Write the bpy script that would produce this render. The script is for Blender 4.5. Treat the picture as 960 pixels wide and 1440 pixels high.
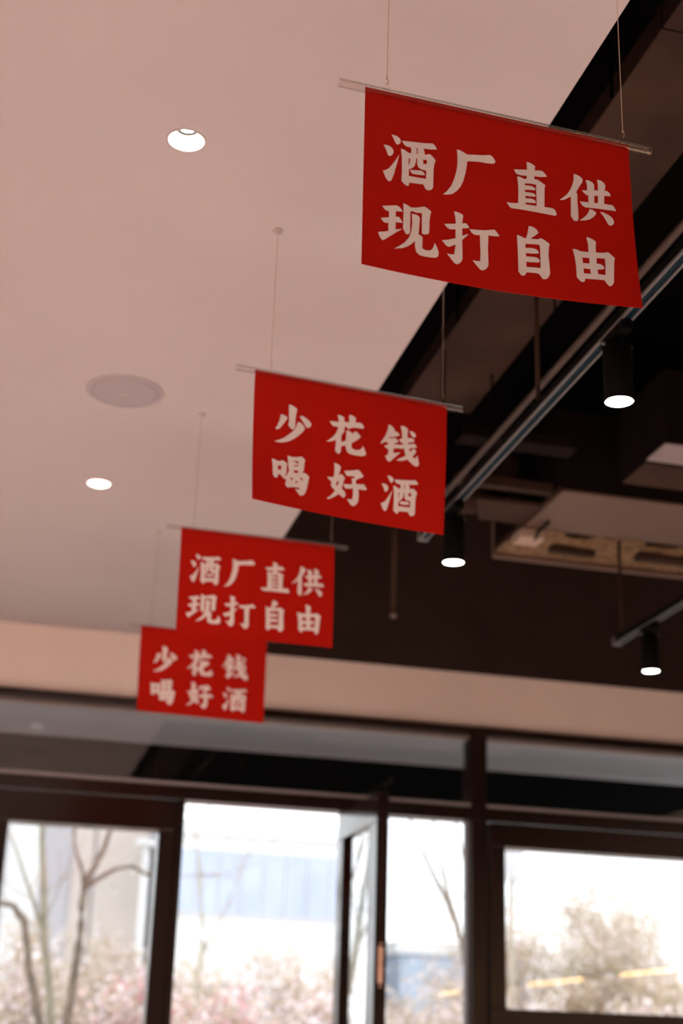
import bpy, bmesh, math, random
from mathutils import Vector, Matrix

# ---------------------------------------------------------------- camera, world, exposure
for o in list(bpy.data.objects):
    bpy.data.objects.remove(o, do_unlink=True)
scene = bpy.context.scene
COL = scene.collection
CAM = Vector((0.0, 0.0, 1.6))
RIGHT = Vector((0.9698237, -0.2418489, 0.0308403))
UP = Vector((-0.1131308, -0.3343478, 0.9356350))
FWD = Vector((0.2159709, 0.9108900, 0.3516190))
cam_data = bpy.data.cameras.new('camera')
cam_data.sensor_fit = 'VERTICAL'
cam_data.sensor_height = 36.0
cam_data.lens = 2043.3 / 1440 * 36.0
cam_data.clip_start = 0.05
cam_data.clip_end = 500
cam_data.dof.use_dof = True
cam_data.dof.focus_distance = 3.12
cam_data.dof.aperture_fstop = 2.5
cam = bpy.data.objects.new('camera', cam_data)
COL.objects.link(cam)
M = Matrix((RIGHT, UP, -FWD)).transposed().to_4x4()
M.translation = CAM
cam.matrix_world = M
scene.camera = cam

world = bpy.data.worlds.new('overcast_sky')
scene.world = world
world.use_nodes = True
wn = world.node_tree
wn.nodes.clear()
w_out = wn.nodes.new('ShaderNodeOutputWorld')
w_bg = wn.nodes.new('ShaderNodeBackground')
w_bg.inputs['Color'].default_value = (0.93, 0.965, 1.0, 1)
w_bg.inputs['Strength'].default_value = 2.6
wn.links.new(w_bg.outputs[0], w_out.inputs['Surface'])

vs = scene.view_settings
vs.view_transform = 'Standard'
vs.look = 'None'
vs.exposure = 0.0
vs.gamma = 1.0
vs.use_curve_mapping = False
scene.cycles.use_denoising = True
scene.cycles.sample_clamp_indirect = 6.0
scene.cycles.max_bounces = 10
scene.cycles.diffuse_bounces = 5
scene.cycles.transparent_max_bounces = 16
scene.cycles.caustics_reflective = False
scene.cycles.caustics_refractive = False

LAMP = (1.0, 0.98, 0.95)          # lamp colour shared by every ceiling lamp
DOWN_W = 40.0                     # recessed downlights
SPOT_W = 34.0                     # track spotlights

# ---------------------------------------------------------------- materials
MATS = {}
def mat(name, color, rough=0.6, metal=0.0, var=0.0, scale=20.0, bump=0.0, spec=0.5, color2=None, emit=None):
    if name in MATS:
        return MATS[name]
    m = bpy.data.materials.new(name)
    m.use_nodes = True
    nt = m.node_tree
    b = nt.nodes['Principled BSDF']
    b.inputs['Roughness'].default_value = rough
    b.inputs['Metallic'].default_value = metal
    b.inputs['Specular IOR Level'].default_value = spec
    b.inputs['Base Color'].default_value = (*color, 1)
    if var or bump or color2:
        tc = nt.nodes.new('ShaderNodeTexCoord')
        nz = nt.nodes.new('ShaderNodeTexNoise')
        nz.inputs['Scale'].default_value = scale
        nz.inputs['Detail'].default_value = 5
        nt.links.new(tc.outputs['Object'], nz.inputs['Vector'])
        if var or color2:
            rp = nt.nodes.new('ShaderNodeValToRGB')
            c2 = color2 or tuple(c * (1 + var) for c in color)
            c1 = color if color2 else tuple(c * (1 - var) for c in color)
            rp.color_ramp.elements[0].position = 0.35
            rp.color_ramp.elements[1].position = 0.65
            rp.color_ramp.elements[0].color = (*c1, 1)
            rp.color_ramp.elements[1].color = (*c2, 1)
            nt.links.new(nz.outputs['Fac'], rp.inputs['Fac'])
            nt.links.new(rp.outputs['Color'], b.inputs['Base Color'])
        if bump:
            bp = nt.nodes.new('ShaderNodeBump')
            bp.inputs['Strength'].default_value = bump
            bp.inputs['Distance'].default_value = 0.01
            nt.links.new(nz.outputs['Fac'], bp.inputs['Height'])
            nt.links.new(bp.outputs['Normal'], b.inputs['Normal'])
    if emit:
        b.inputs['Emission Color'].default_value = (*emit[0], 1)
        b.inputs['Emission Strength'].default_value = emit[1]
    MATS[name] = m
    return m

def glass(name, ior=1.5, boost=1.0, tint=(1, 1, 1), rough=0.0):
    m = bpy.data.materials.new(name)
    m.use_nodes = True
    nt = m.node_tree
    nt.nodes.clear()
    out = nt.nodes.new('ShaderNodeOutputMaterial')
    mix = nt.nodes.new('ShaderNodeMixShader')
    tr = nt.nodes.new('ShaderNodeBsdfTransparent')
    tr.inputs['Color'].default_value = (*tint, 1)
    gl = nt.nodes.new('ShaderNodeBsdfGlossy')
    gl.inputs['Roughness'].default_value = rough
    # Schlick reflectance on both faces of the pane
    lw = nt.nodes.new('ShaderNodeLayerWeight')
    lw.inputs['Blend'].default_value = 0.5
    pw = nt.nodes.new('ShaderNodeMath')
    pw.operation = 'POWER'
    pw.inputs[1].default_value = 5.0
    ma = nt.nodes.new('ShaderNodeMath')
    ma.operation = 'MULTIPLY_ADD'
    f0 = ((ior - 1) / (ior + 1)) ** 2
    ma.inputs[1].default_value = 1 - f0
    ma.inputs[2].default_value = f0
    mu = nt.nodes.new('ShaderNodeMath')
    mu.operation = 'MULTIPLY'
    mu.use_clamp = True
    mu.inputs[1].default_value = boost
    nt.links.new(lw.outputs['Facing'], pw.inputs[0])
    nt.links.new(pw.outputs[0], ma.inputs[0])
    nt.links.new(ma.outputs[0], mu.inputs[0])
    nt.links.new(mu.outputs[0], mix.inputs[0])
    nt.links.new(tr.outputs[0], mix.inputs[1])
    nt.links.new(gl.outputs[0], mix.inputs[2])
    nt.links.new(mix.outputs[0], out.inputs['Surface'])
    MATS[name] = m
    return m

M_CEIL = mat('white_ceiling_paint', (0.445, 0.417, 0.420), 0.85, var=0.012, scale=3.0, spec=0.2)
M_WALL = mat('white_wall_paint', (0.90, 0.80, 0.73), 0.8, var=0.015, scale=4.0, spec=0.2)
M_DARKWALL = mat('dark_brown_paint', (0.030, 0.0172, 0.0132), 0.8, var=0.12, scale=2.5, spec=0.25)
M_BLACK = mat('black_slab_paint', (0.002, 0.0015, 0.0015), 0.9, var=0.2, scale=3.0, spec=0.03)
M_FLOOR = mat('terracotta_floor', (0.60, 0.43, 0.375), 0.55, var=0.06, scale=1.5)
M_FRAME = mat('dark_brown_window_frame', (0.0185, 0.0100, 0.0080), 0.18, var=0.05, scale=6.0)
M_BEAD = mat('grey_glazing_bead', (0.20, 0.17, 0.16), 0.5, var=0.05, scale=8.0)
M_BEAD2 = mat('pale_grey_glazing_bead', (0.40, 0.39, 0.41), 0.45, var=0.05, scale=8.0)
M_GLASS = glass('window_glass', 1.5, 2.1, (0.97, 0.98, 0.98))
M_ACRYL = glass('clear_acrylic', 1.49, 0.9, (0.985, 0.975, 0.97), 0.06)
M_RED = mat('red_vinyl', (0.50, 0.0090, 0.0026), 0.6, var=0.02, scale=2.0, spec=0.12)
M_PRINT = mat('white_print', (0.94, 0.87, 0.83), 0.6, var=0.012, scale=6.0, spec=0.3)
M_CHAIN = mat('brass_ball_chain', (0.50, 0.38, 0.30), 0.35, 0.9, var=0.05, scale=80)
M_CAP = mat('grey_plastic_cap', (0.42, 0.36, 0.35), 0.6, var=0.03, scale=40)
M_BLKMET = mat('black_powder_coat', (0.003, 0.0028, 0.0028), 0.7, var=0.1, scale=30, spec=0.06)
M_ALU = mat('brushed_aluminium', (0.13, 0.13, 0.13), 0.45, 0.3, var=0.08, scale=60)
M_TEAL = mat('dark_teal_track_insert', (0.0012, 0.012, 0.020), 0.5, var=0.1, scale=20, spec=0.1)
M_DUCT = mat('brown_duct_paint', (0.042, 0.0235, 0.0165), 0.7, var=0.25, scale=3.0, spec=0.1)
M_CASE = mat('dark_casing_paint', (0.010, 0.006, 0.005), 0.8, var=0.2, scale=3.0, spec=0.05)
M_PIPE = mat('brown_conduit', (0.075, 0.046, 0.034), 0.6, var=0.15, scale=9.0)
M_UNIT = mat('taupe_unit_panel', (0.13, 0.080, 0.058), 0.6, var=0.06, scale=3.0)
M_GOLD = mat('tan_insulation', (0.10, 0.058, 0.024), 0.8, scale=38.0, bump=0.8, color2=(0.24, 0.15, 0.07))
M_PALE = mat('pale_sheet_metal', (0.24, 0.20, 0.205), 0.5, var=0.05, scale=6.0)
M_BOX = mat('cream_junction_box', (0.42, 0.32, 0.25), 0.6, var=0.04, scale=20.0)
M_CUP = mat('white_reflector', (0.9, 0.88, 0.85), 0.5, var=0.01, scale=30)
M_LENS = mat('lit_downlight_lens', (0.9, 0.9, 0.9), 0.4, emit=((1.0, 0.96, 0.92), 120.0))
M_LENS2 = mat('lit_spotlight_lens', (0.9, 0.9, 0.9), 0.4, emit=((1.0, 0.97, 0.94), 12.0))
M_DOOR = mat('dark_brown_gloss_door_paint', (0.018, 0.0098, 0.008), 0.10, var=0.05, scale=6.0)
M_GRILLE = mat('speaker_grille', (0.325, 0.30, 0.325), 0.7, var=0.04, scale=120.0, bump=0.2)
M_RIM = mat('speaker_rim', (0.36, 0.33, 0.35), 0.6, var=0.02, scale=20)
M_BRASS = mat('brass_lock_plate', (0.86, 0.60, 0.46), 0.45, 0.0, var=0.06, scale=50)
M_LED = mat('warm_led', (1, 0.8, 0.5), 0.4, emit=((1.0, 0.60, 0.22), 10.0))

# ---------------------------------------------------------------- mesh helpers
class MB:
    """collects shapes; build() links them as one mesh object"""
    def __init__(self):
        self.v, self.f, self.mi = [], [], []
    def add(self, vs, fs, mi=0):
        n = len(self.v)
        self.v += [tuple(p) for p in vs]
        self.f += [tuple(i + n for i in q) for q in fs]
        self.mi += [mi] * len(fs)
        return self
    def box(self, x0, x1, y0, y1, z0, z1, mi=0):
        vs = [(x, y, z) for z in (z0, z1) for y in (y0, y1) for x in (x0, x1)]
        return self.add(vs, [(0, 2, 3, 1), (4, 5, 7, 6), (0, 1, 5, 4), (1, 3, 7, 5), (3, 2, 6, 7), (2, 0, 4, 6)], mi)
    def tube(self, pts, radii, n=10, cap=True, mi=0):
        pts = [Vector(p) for p in pts]
        if not hasattr(radii, '__len__'):
            radii = [radii] * len(pts)
        vs, fs = [], []
        for i, p in enumerate(pts):
            d = (pts[min(i + 1, len(pts) - 1)] - pts[max(i - 1, 0)]).normalized()
            a = d.cross(Vector((0, 0, 1)))
            if a.length < 1e-3:
                a = d.cross(Vector((0, 1, 0)))
            a.normalize()
            b = d.cross(a).normalized()
            for k in range(n):
                t = 2 * math.pi * k / n
                vs.append(p + (a * math.cos(t) + b * math.sin(t)) * radii[i])
        for i in range(len(pts) - 1):
            for k in range(n):
                fs.append((i * n + k, i * n + (k + 1) % n, (i + 1) * n + (k + 1) % n, (i + 1) * n + k))
        if cap:
            fs.append(tuple(reversed(range(n))))
            fs.append(tuple((len(pts) - 1) * n + k for k in range(n)))
        return self.add(vs, fs, mi)
    def lathe(self, c, prof, n=40, mi=0):
        """profile of (radius, z) about the vertical axis through c"""
        vs, fs = [], []
        for r, z in prof:
            for k in range(n):
                t = 2 * math.pi * k / n
                vs.append((c[0] + r * math.cos(t), c[1] + r * math.sin(t), c[2] + z))
        for i in range(len(prof) - 1):
            for k in range(n):
                fs.append((i * n + k, i * n + (k + 1) % n, (i + 1) * n + (k + 1) % n, (i + 1) * n + k))
        return self.add(vs, fs, mi)
    def ball(self, c, r, mi=0):
        vs = [(c[0], c[1], c[2] - r)]
        for z in (-0.5, 0.5):
            for k in range(6):
                t = math.pi * k / 3
                vs.append((c[0] + r * .87 * math.cos(t), c[1] + r * .87 * math.sin(t), c[2] + z * r))
        vs.append((c[0], c[1], c[2] + r))
        fs = [(0, 1 + (k + 1) % 6, 1 + k) for k in range(6)]
        fs += [(1 + k, 1 + (k + 1) % 6, 7 + (k + 1) % 6, 7 + k) for k in range(6)]
        fs += [(13, 7 + k, 7 + (k + 1) % 6) for k in range(6)]
        return self.add(vs, fs, mi)
    def build(self, name, mats, parent=None, smooth=False, bevel=0.0):
        me = bpy.data.meshes.new(name)
        off = Vector((0, 0, 0))
        p = parent
        while p is not None:
            off += p.location
            p = p.parent
        me.from_pydata([tuple(Vector(q) - off) for q in self.v], [], self.f)
        if not isinstance(mats, (list, tuple)):
            mats = [mats]
        for m in mats:
            me.materials.append(m)
        me.polygons.foreach_set('material_index', self.mi)
        if smooth:
            me.polygons.foreach_set('use_smooth', [True] * len(self.f))
        me.update()
        o = bpy.data.objects.new(name, me)
        COL.objects.link(o)
        o.parent = parent
        if bevel:
            bv = o.modifiers.new('bevel', 'BEVEL')
            bv.width = bevel
            bv.segments = 2
            bv.limit_method = 'ANGLE'
        return o

def box(name, m, parent, *d, bevel=0.0):
    return MB().box(*d).build(name, m, parent, bevel=bevel)

def tag(o, label=None, cat=None, group=None, kind=None):
    if label: o['label'] = label
    if cat: o['category'] = cat
    if group: o['group'] = group
    if kind: o['kind'] = kind
    return o

def thing(name, loc, label=None, cat=None, group=None, kind=None):
    o = bpy.data.objects.new(name, None)
    o.empty_display_size = 0.05
    COL.objects.link(o)
    o.location = loc
    return tag(o, label, cat, group, kind)

def copy_tree(o, loc, parent=None):
    c = o.copy()
    COL.objects.link(c)
    c.parent = parent
    if loc is not None:
        c.location = loc
    for ch in o.children:
        copy_tree(ch, None, c)
    return c

def fill2d(polys, extrude=0.0):
    """even-odd fill of closed polygons -> (verts, faces)"""
    cu = bpy.data.curves.new('outline', 'CURVE')
    cu.dimensions = '2D'
    cu.fill_mode = 'BOTH'
    cu.extrude = extrude
    for P in polys:
        s = cu.splines.new('POLY')
        s.points.add(len(P) - 1)
        for q, (x, y) in zip(s.points, P):
            q.co = (x, y, 0, 1)
        s.use_cyclic_u = True
    ob = bpy.data.objects.new('outline', cu)
    me = ob.to_mesh()
    vs = [tuple(v.co) for v in me.vertices]
    fs = [tuple(p.vertices) for p in me.polygons]
    ob.to_mesh_clear()
    bpy.data.objects.remove(ob)
    bpy.data.curves.remove(cu)
    return vs, fs

def area_lamp(name, loc, size, watts, parent, color=LAMP, spread=math.pi, target=None):
    l = bpy.data.lights.new(name, 'AREA')
    l.shape = 'DISK'
    l.size = size
    l.energy = watts
    l.color = color
    l.spread = spread
    o = bpy.data.objects.new(name, l)
    COL.objects.link(o)
    o.parent = parent
    o.location = Vector(loc) - parent.location
    return o

GLYPHS = {
 '酒': [[(584,982),(688,989),(753,1026),(783,1078),(770,1142),(713,1189),(677,1171),(632,1089)],[(413,1251),(520,1248),(585,1276),(629,1335),(623,1405),(589,1461),(539,1488),(510,1461),(465,1349)],[(755,1398),(713,1597),(646,1869),(599,2015),(564,2050),(521,2051),(463,1971),(410,1847),(474,1815),(544,1757),(627,1632),(697,1510)],[(807,1077),(905,1062),(1079,1044),(1282,1023),(1474,987),(1530,1031),(1565,1104),(1429,1134),(1269,1149),(1293,1192),(1303,1282),(1351,1269),(1408,1243),(1475,1290),(1542,1359),(1513,1465),(1497,1606),(1495,1984),(1462,2044),(1405,2071),(1354,2072),(1318,2038),(1280,1963),(1151,1976),(981,1991),(965,2057),(937,2073),(879,2051),(813,1990),(812,1908),(819,1770),(811,1469),(786,1258),(851,1269),(909,1294),(960,1321),(1008,1315),(1012,1256),(1001,1182),(907,1184),(849,1147)],[(1107,1162),(1147,1182),(1152,1298),(1126,1303),(1134,1228)],[(955,1444),(986,1437),(982,1537),(960,1621)],[(1120,1399),(1139,1411),(1141,1532),(1174,1608),(1232,1633),(1341,1643),(1336,1826),(1149,1836),(964,1841),(966,1692),(1030,1655),(1087,1590),(1114,1477)],[(988,1700),(1088,1683),(1233,1664),(1291,1696),(1313,1752),(1205,1768),(1047,1777),(1010,1743)],[(1269,1404),(1352,1394),(1349,1493),(1274,1499)],],
 '厂': [[(2006,1002),(2069,1007),(2158,1038),(2229,1073),(2381,1046),(2589,1013),(2746,970),(2798,998),(2861,1078),(2855,1133),(2805,1164),(2678,1176),(2470,1186),(2240,1226),(2226,1324),(2204,1483),(2154,1692),(2096,1834),(2017,1949),(1916,2043),(1814,2082),(1712,2096),(1798,2003),(1885,1871),(1949,1706),(1999,1512),(2020,1354),(2021,1169)],],
 '直': [[(3572,951),(3630,953),(3705,977),(3766,1015),(3752,1112),(3917,1085),(3977,1127),(4037,1201),(3899,1239),(3747,1252),(3738,1323),(3806,1318),(3897,1357),(3990,1416),(3970,1491),(3961,1931),(4051,1925),(4157,1926),(4209,1968),(4236,2056),(4198,2090),(3958,2087),(3598,2087),(3419,2091),(3211,2101),(3167,2064),(3115,1987),(3227,1980),(3369,1958),(3378,1784),(3377,1567),(3355,1338),(3428,1338),(3510,1365),(3566,1353),(3572,1280),(3458,1293),(3360,1290),(3315,1253),(3281,1190),(3430,1163),(3581,1133)],[(3524,1466),(3653,1444),(3781,1444),(3785,1942),(3533,1953),(3534,1910),(3766,1879),(3770,1852),(3738,1804),(3648,1794),(3535,1811),(3535,1755),(3648,1744),(3761,1729),(3762,1687),(3710,1657),(3529,1663),(3522,1615),(3635,1594),(3764,1580),(3757,1535),(3712,1505),(3637,1497),(3524,1508)],],
 '供': [[(4658,998),(4738,1012),(4814,1044),(4864,1098),(4841,1175),(4767,1294),(4696,1437),(4722,1466),(4716,1640),(4727,1828),(4727,2057),(4705,2109),(4667,2132),(4614,2118),(4557,2026),(4566,1764),(4569,1561),(4487,1622),(4410,1669),(4310,1697),(4396,1617),(4490,1518),(4563,1400),(4613,1279),(4645,1160)],[(4929,1092),(5015,1090),(5084,1116),(5124,1164),(5120,1301),(5209,1286),(5212,1153),(5197,1027),(5283,1028),(5352,1067),(5391,1124),(5366,1254),(5428,1257),(5481,1300),(5504,1368),(5352,1386),(5337,1583),(5458,1580),(5528,1574),(5579,1629),(5608,1707),(5481,1716),(5234,1726),(5049,1741),(4895,1755),(4827,1721),(4770,1637),(4870,1628),(4978,1616),(4977,1459),(4923,1446),(4871,1409),(4837,1357),(4955,1335),(4956,1207)],[(5117,1434),(5203,1416),(5194,1595),(5109,1609)],[(4990,1776),(5062,1782),(5129,1821),(5143,1851),(5093,1932),(4990,2024),(4881,2068),(4744,2097),(4838,2021),(4918,1934),(4967,1853)],[(5230,1797),(5322,1800),(5428,1836),(5502,1887),(5546,1967),(5531,2035),(5466,2090),(5413,2081),(5365,1993),(5302,1884)],],
 '现': [[(414,2636),(530,2603),(729,2556),(794,2589),(853,2665),(703,2690),(703,2813),(770,2801),(813,2844),(853,2913),(705,2933),(704,3095),(775,3072),(846,3050),(713,3159),(573,3278),(454,3381),(419,3381),(375,3329),(333,3229),(457,3194),(556,3154),(547,3049),(552,2985),(467,2993),(424,2959),(383,2905),(564,2854),(554,2723),(490,2716),(447,2681)],[(859,2478),(942,2497),(1022,2537),(1129,2519),(1244,2480),(1322,2457),(1395,2490),(1461,2535),(1441,2629),(1428,2750),(1425,3001),(1405,3042),(1333,3071),(1290,3070),(1268,3048),(1263,2614),(1131,2627),(1031,2612),(1014,2645),(1014,3087),(983,3130),(952,3148),(912,3123),(864,3031),(866,2825),(867,2647)],[(1046,2671),(1132,2672),(1190,2689),(1222,2734),(1214,2839),(1198,3099),(1248,3108),(1287,3147),(1283,3235),(1282,3381),(1347,3411),(1447,3398),(1504,3351),(1534,3272),(1544,3211),(1596,3288),(1637,3397),(1628,3479),(1586,3526),(1479,3545),(1321,3550),(1221,3539),(1155,3487),(1132,3398),(1122,3257),(1045,3343),(961,3412),(862,3466),(685,3515),(790,3434),(902,3337),(999,3200),(1046,3036),(1061,2856)],],
 '打': [[(1955,2430),(2010,2429),(2097,2446),(2156,2475),(2136,2658),(2216,2642),(2253,2672),(2294,2731),(2137,2776),(2139,2932),(2204,2901),(2276,2875),(2233,2928),(2140,3027),(2150,3444),(2132,3498),(2082,3562),(2032,3585),(1974,3564),(1901,3484),(1818,3388),(1878,3396),(1972,3378),(1994,3210),(1993,3152),(1918,3203),(1847,3239),(1789,3213),(1701,3121),(1830,3084),(1995,3019),(1993,2824),(1870,2844),(1804,2813),(1750,2750),(1998,2696),(1985,2546)],[(2298,2758),(2435,2743),(2639,2719),(2837,2663),(2888,2706),(2954,2794),(2815,2814),(2701,2821),(2710,2867),(2699,3077),(2713,3474),(2694,3528),(2644,3588),(2580,3622),(2529,3601),(2449,3521),(2369,3433),(2441,3434),(2535,3424),(2540,3225),(2523,2850),(2407,2862),(2341,2826)],],
 '自': [[(3601,2439),(3683,2439),(3771,2484),(3817,2552),(3754,2618),(3634,2723),(3797,2709),(3871,2670),(3945,2698),(4058,2770),(4037,2858),(4025,3044),(4052,3435),(4028,3514),(3983,3574),(3925,3597),(3882,3589),(3854,3548),(3805,3488),(3682,3485),(3537,3498),(3514,3556),(3464,3590),(3413,3573),(3363,3506),(3361,3335),(3352,3007),(3337,2690),(3414,2702),(3509,2735),(3538,2725),(3569,2621)],[(3518,2861),(3662,2840),(3824,2826),(3845,2891),(3847,3361),(3785,3356),(3538,3378),(3536,3264),(3656,3253),(3802,3237),(3832,3205),(3811,3155),(3760,3126),(3658,3128),(3534,3142),(3530,3067),(3659,3057),(3806,3032),(3804,2982),(3763,2943),(3675,2928),(3521,2951)],],
 '由': [[(4888,2462),(4960,2470),(5048,2502),(5099,2541),(5085,2646),(5080,2793),(5166,2788),(5264,2773),(5355,2745),(5419,2791),(5502,2866),(5478,2949),(5436,3442),(5409,3509),(5355,3559),(5313,3545),(5273,3495),(5228,3427),(5097,3433),(4814,3449),(4801,3513),(4752,3540),(4702,3519),(4631,3437),(4629,3205),(4609,2991),(4565,2796),(4647,2791),(4749,2825),(4920,2813),(4918,2643)],[(4772,2962),(4928,2948),(4928,3078),(4781,3092)],[(5091,2927),(5274,2909),(5280,3043),(5265,3302),(5105,3303),(5097,3197),(5201,3179),(5249,3159),(5242,3104),(5193,3064),(5150,3055),(5084,3057)],[(4787,3215),(4936,3208),(4941,3322),(4791,3328)],],
 '少': [[(811,1243),(891,1240),(965,1264),(1017,1298),(997,1376),(900,1521),(789,1684),(718,1723),(660,1709),(728,1584),(788,1409)],[(1051,889),(1127,897),(1230,937),(1298,992),(1280,1107),(1257,1290),(1258,1543),(1224,1616),(1174,1648),(1122,1613),(1046,1538),(1064,1401),(1054,1105)],[(1379,1211),(1443,1169),(1547,1199),(1667,1273),(1743,1356),(1738,1423),(1696,1483),(1638,1513),(1578,1483),(1509,1377),(1432,1272)],[(1348,1374),(1421,1393),(1512,1465),(1556,1546),(1503,1645),(1390,1770),(1248,1908),(1105,2009),(961,2073),(816,2108),(642,2105),(785,2033),(928,1946),(1098,1788),(1225,1653),(1294,1521),(1320,1412)],],
 '花': [[(2534,944),(2623,935),(2706,957),(2750,1009),(2749,1114),(2906,1107),(2892,886),(2959,870),(3042,896),(3115,957),(3085,1075),(3235,1055),(3311,1079),(3375,1194),(3301,1227),(3135,1230),(2986,1257),(2912,1308),(2868,1323),(2851,1259),(2761,1268),(2757,1373),(2766,1416),(2709,1485),(2674,1566),(2673,1669),(2680,1742),(2761,1713),(2813,1689),(2823,1554),(2822,1383),(2842,1350),(2899,1369),(2975,1393),(3022,1444),(3029,1442),(3050,1394),(3116,1345),(3170,1373),(3279,1480),(3206,1567),(3089,1661),(3002,1729),(2992,1804),(3014,1881),(3083,1913),(3173,1912),(3263,1889),(3314,1835),(3349,1756),(3405,1849),(3454,1958),(3434,2028),(3345,2068),(3225,2079),(3044,2081),(2938,2063),(2862,2011),(2828,1921),(2818,1835),(2677,1875),(2675,2022),(2648,2093),(2604,2126),(2559,2109),(2497,2040),(2506,1876),(2508,1714),(2420,1759),(2332,1797),(2206,1820),(2301,1752),(2416,1642),(2501,1523),(2549,1396),(2576,1302),(2419,1308),(2366,1273),(2303,1173),(2444,1162),(2586,1148),(2567,1050)],],
 '钱': [[(4140,951),(4217,965),(4295,1026),(4340,1086),(4329,1125),(4405,1127),(4468,1168),(4500,1222),(4425,1266),(4303,1306),(4166,1341),(4152,1373),(4319,1336),(4396,1345),(4467,1422),(4430,1466),(4332,1495),(4340,1526),(4478,1517),(4615,1494),(4599,1444),(4537,1433),(4473,1347),(4580,1313),(4567,1128),(4523,925),(4600,911),(4693,940),(4753,990),(4747,1262),(4871,1248),(4940,1258),(4978,1341),(4889,1372),(4767,1408),(4776,1459),(4860,1429),(4967,1403),(5015,1440),(5055,1508),(4925,1542),(4821,1580),(4811,1609),(4836,1679),(4896,1609),(4964,1553),(5019,1588),(5029,1661),(4977,1744),(4925,1797),(4957,1844),(5011,1850),(5041,1808),(5070,1743),(5095,1828),(5139,1998),(5111,2069),(5035,2097),(4957,2065),(4862,2000),(4767,1920),(4661,1967),(4540,2003),(4410,2002),(4522,1932),(4702,1820),(4667,1693),(4642,1608),(4558,1630),(4451,1633),(4321,1656),(4308,1725),(4311,1798),(4410,1778),(4539,1741),(4457,1832),(4339,1948),(4221,2078),(4168,2087),(4121,2044),(4056,1938),(4138,1887),(4157,1780),(4147,1701),(4086,1696),(4015,1627),(4113,1595),(4142,1538),(4095,1495),(4019,1508),(3960,1563),(3892,1582),(3942,1492),(4029,1342),(4086,1213),(4121,1087)],[(4807,1033),(4896,1033),(4983,1078),(5012,1140),(4993,1196),(4947,1219),(4892,1191),(4836,1111)],],
 '喝': [[(584,2646),(650,2648),(723,2677),(796,2685),(912,2640),(979,2663),(1043,2702),(1037,2820),(1035,2967),(1018,3058),(983,3123),(932,3156),(887,3128),(849,3077),(784,3091),(771,3166),(720,3209),(661,3189),(619,3110),(611,2876)],[(770,2822),(873,2809),(868,2934),(773,2946)],[(1054,2465),(1127,2473),(1215,2481),(1361,2453),(1478,2416),(1538,2453),(1595,2501),(1572,2600),(1557,2822),(1536,2877),(1493,2910),(1596,2887),(1656,2919),(1732,2992),(1713,3097),(1682,3277),(1642,3443),(1586,3548),(1505,3592),(1453,3581),(1392,3521),(1308,3429),(1389,3427),(1455,3400),(1447,3373),(1358,3369),(1225,3388),(1093,3429),(1041,3403),(1000,3353),(1029,3231),(1036,3186),(947,3192),(937,3169),(1026,3086),(1082,2987),(1112,2901),(1085,2796),(1073,2623)],[(1233,2595),(1380,2575),(1390,2657),(1353,2649),(1308,2621),(1249,2618)],[(1251,2713),(1310,2716),(1383,2687),(1384,2731),(1260,2751)],[(1244,2882),(1314,2861),(1373,2857),(1404,2917),(1317,2952),(1272,2942)],[(1152,3104),(1233,3117),(1206,3210),(1175,3158)],[(1438,3063),(1535,3066),(1522,3148),(1484,3112)],[(1266,3259),(1324,3216),(1345,3168),(1398,3223),(1325,3242)],],
 '好': [[(2481,2422),(2533,2423),(2624,2454),(2688,2501),(2674,2612),(2638,2764),(2694,2722),(2762,2742),(2832,2809),(2803,2908),(2772,3000),(2761,3088),(2744,3149),(2818,3200),(2870,3284),(2855,3366),(2812,3409),(2766,3396),(2658,3322),(2556,3405),(2439,3484),(2336,3538),(2290,3511),(2392,3428),(2492,3309),(2534,3230),(2457,3179),(2402,3110),(2428,3004),(2359,2959),(2278,2880),(2385,2867),(2481,2843),(2499,2716),(2500,2542)],[(2627,2932),(2643,2965),(2610,3065),(2577,3100),(2557,3060),(2584,2976)],[(2802,2612),(2883,2587),(3062,2551),(3218,2499),(3279,2520),(3406,2658),(3370,2701),(3252,2764),(3164,2830),(3186,2934),(3318,2919),(3416,2899),(3463,2944),(3527,3027),(3484,3070),(3355,3071),(3258,3085),(3279,3213),(3273,3414),(3239,3506),(3167,3582),(3100,3604),(3046,3582),(2982,3508),(2918,3426),(3009,3424),(3083,3401),(3099,3258),(3092,3085),(2965,3110),(2860,3125),(2821,3085),(2789,3003),(2870,2994),(3064,2963),(3052,2864),(3034,2781),(3102,2783),(3144,2718),(3009,2724),(2905,2743),(2858,2710)],],
}
# ---------------------------------------------------------------- room shell
CEIL, EDGE, WALL_Y, SLAB = 3.885, 1.225, 8.45, 5.0
XL, XR, YB = -3.6, 6.4, -6.0
DOWN = [(0.325, 3.31), (0.325, 5.92), (0.325, 0.70), (-1.9, 7.2), (-1.9, 4.6), (-1.9, 2.0)]  # all after the visible pair are unseen, added to light the room
def circle(cx, cy, r, n=36):
    return [(cx + r * math.cos(2 * math.pi * k / n), cy + r * math.sin(2 * math.pi * k / n)) for k in range(n)]

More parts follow.
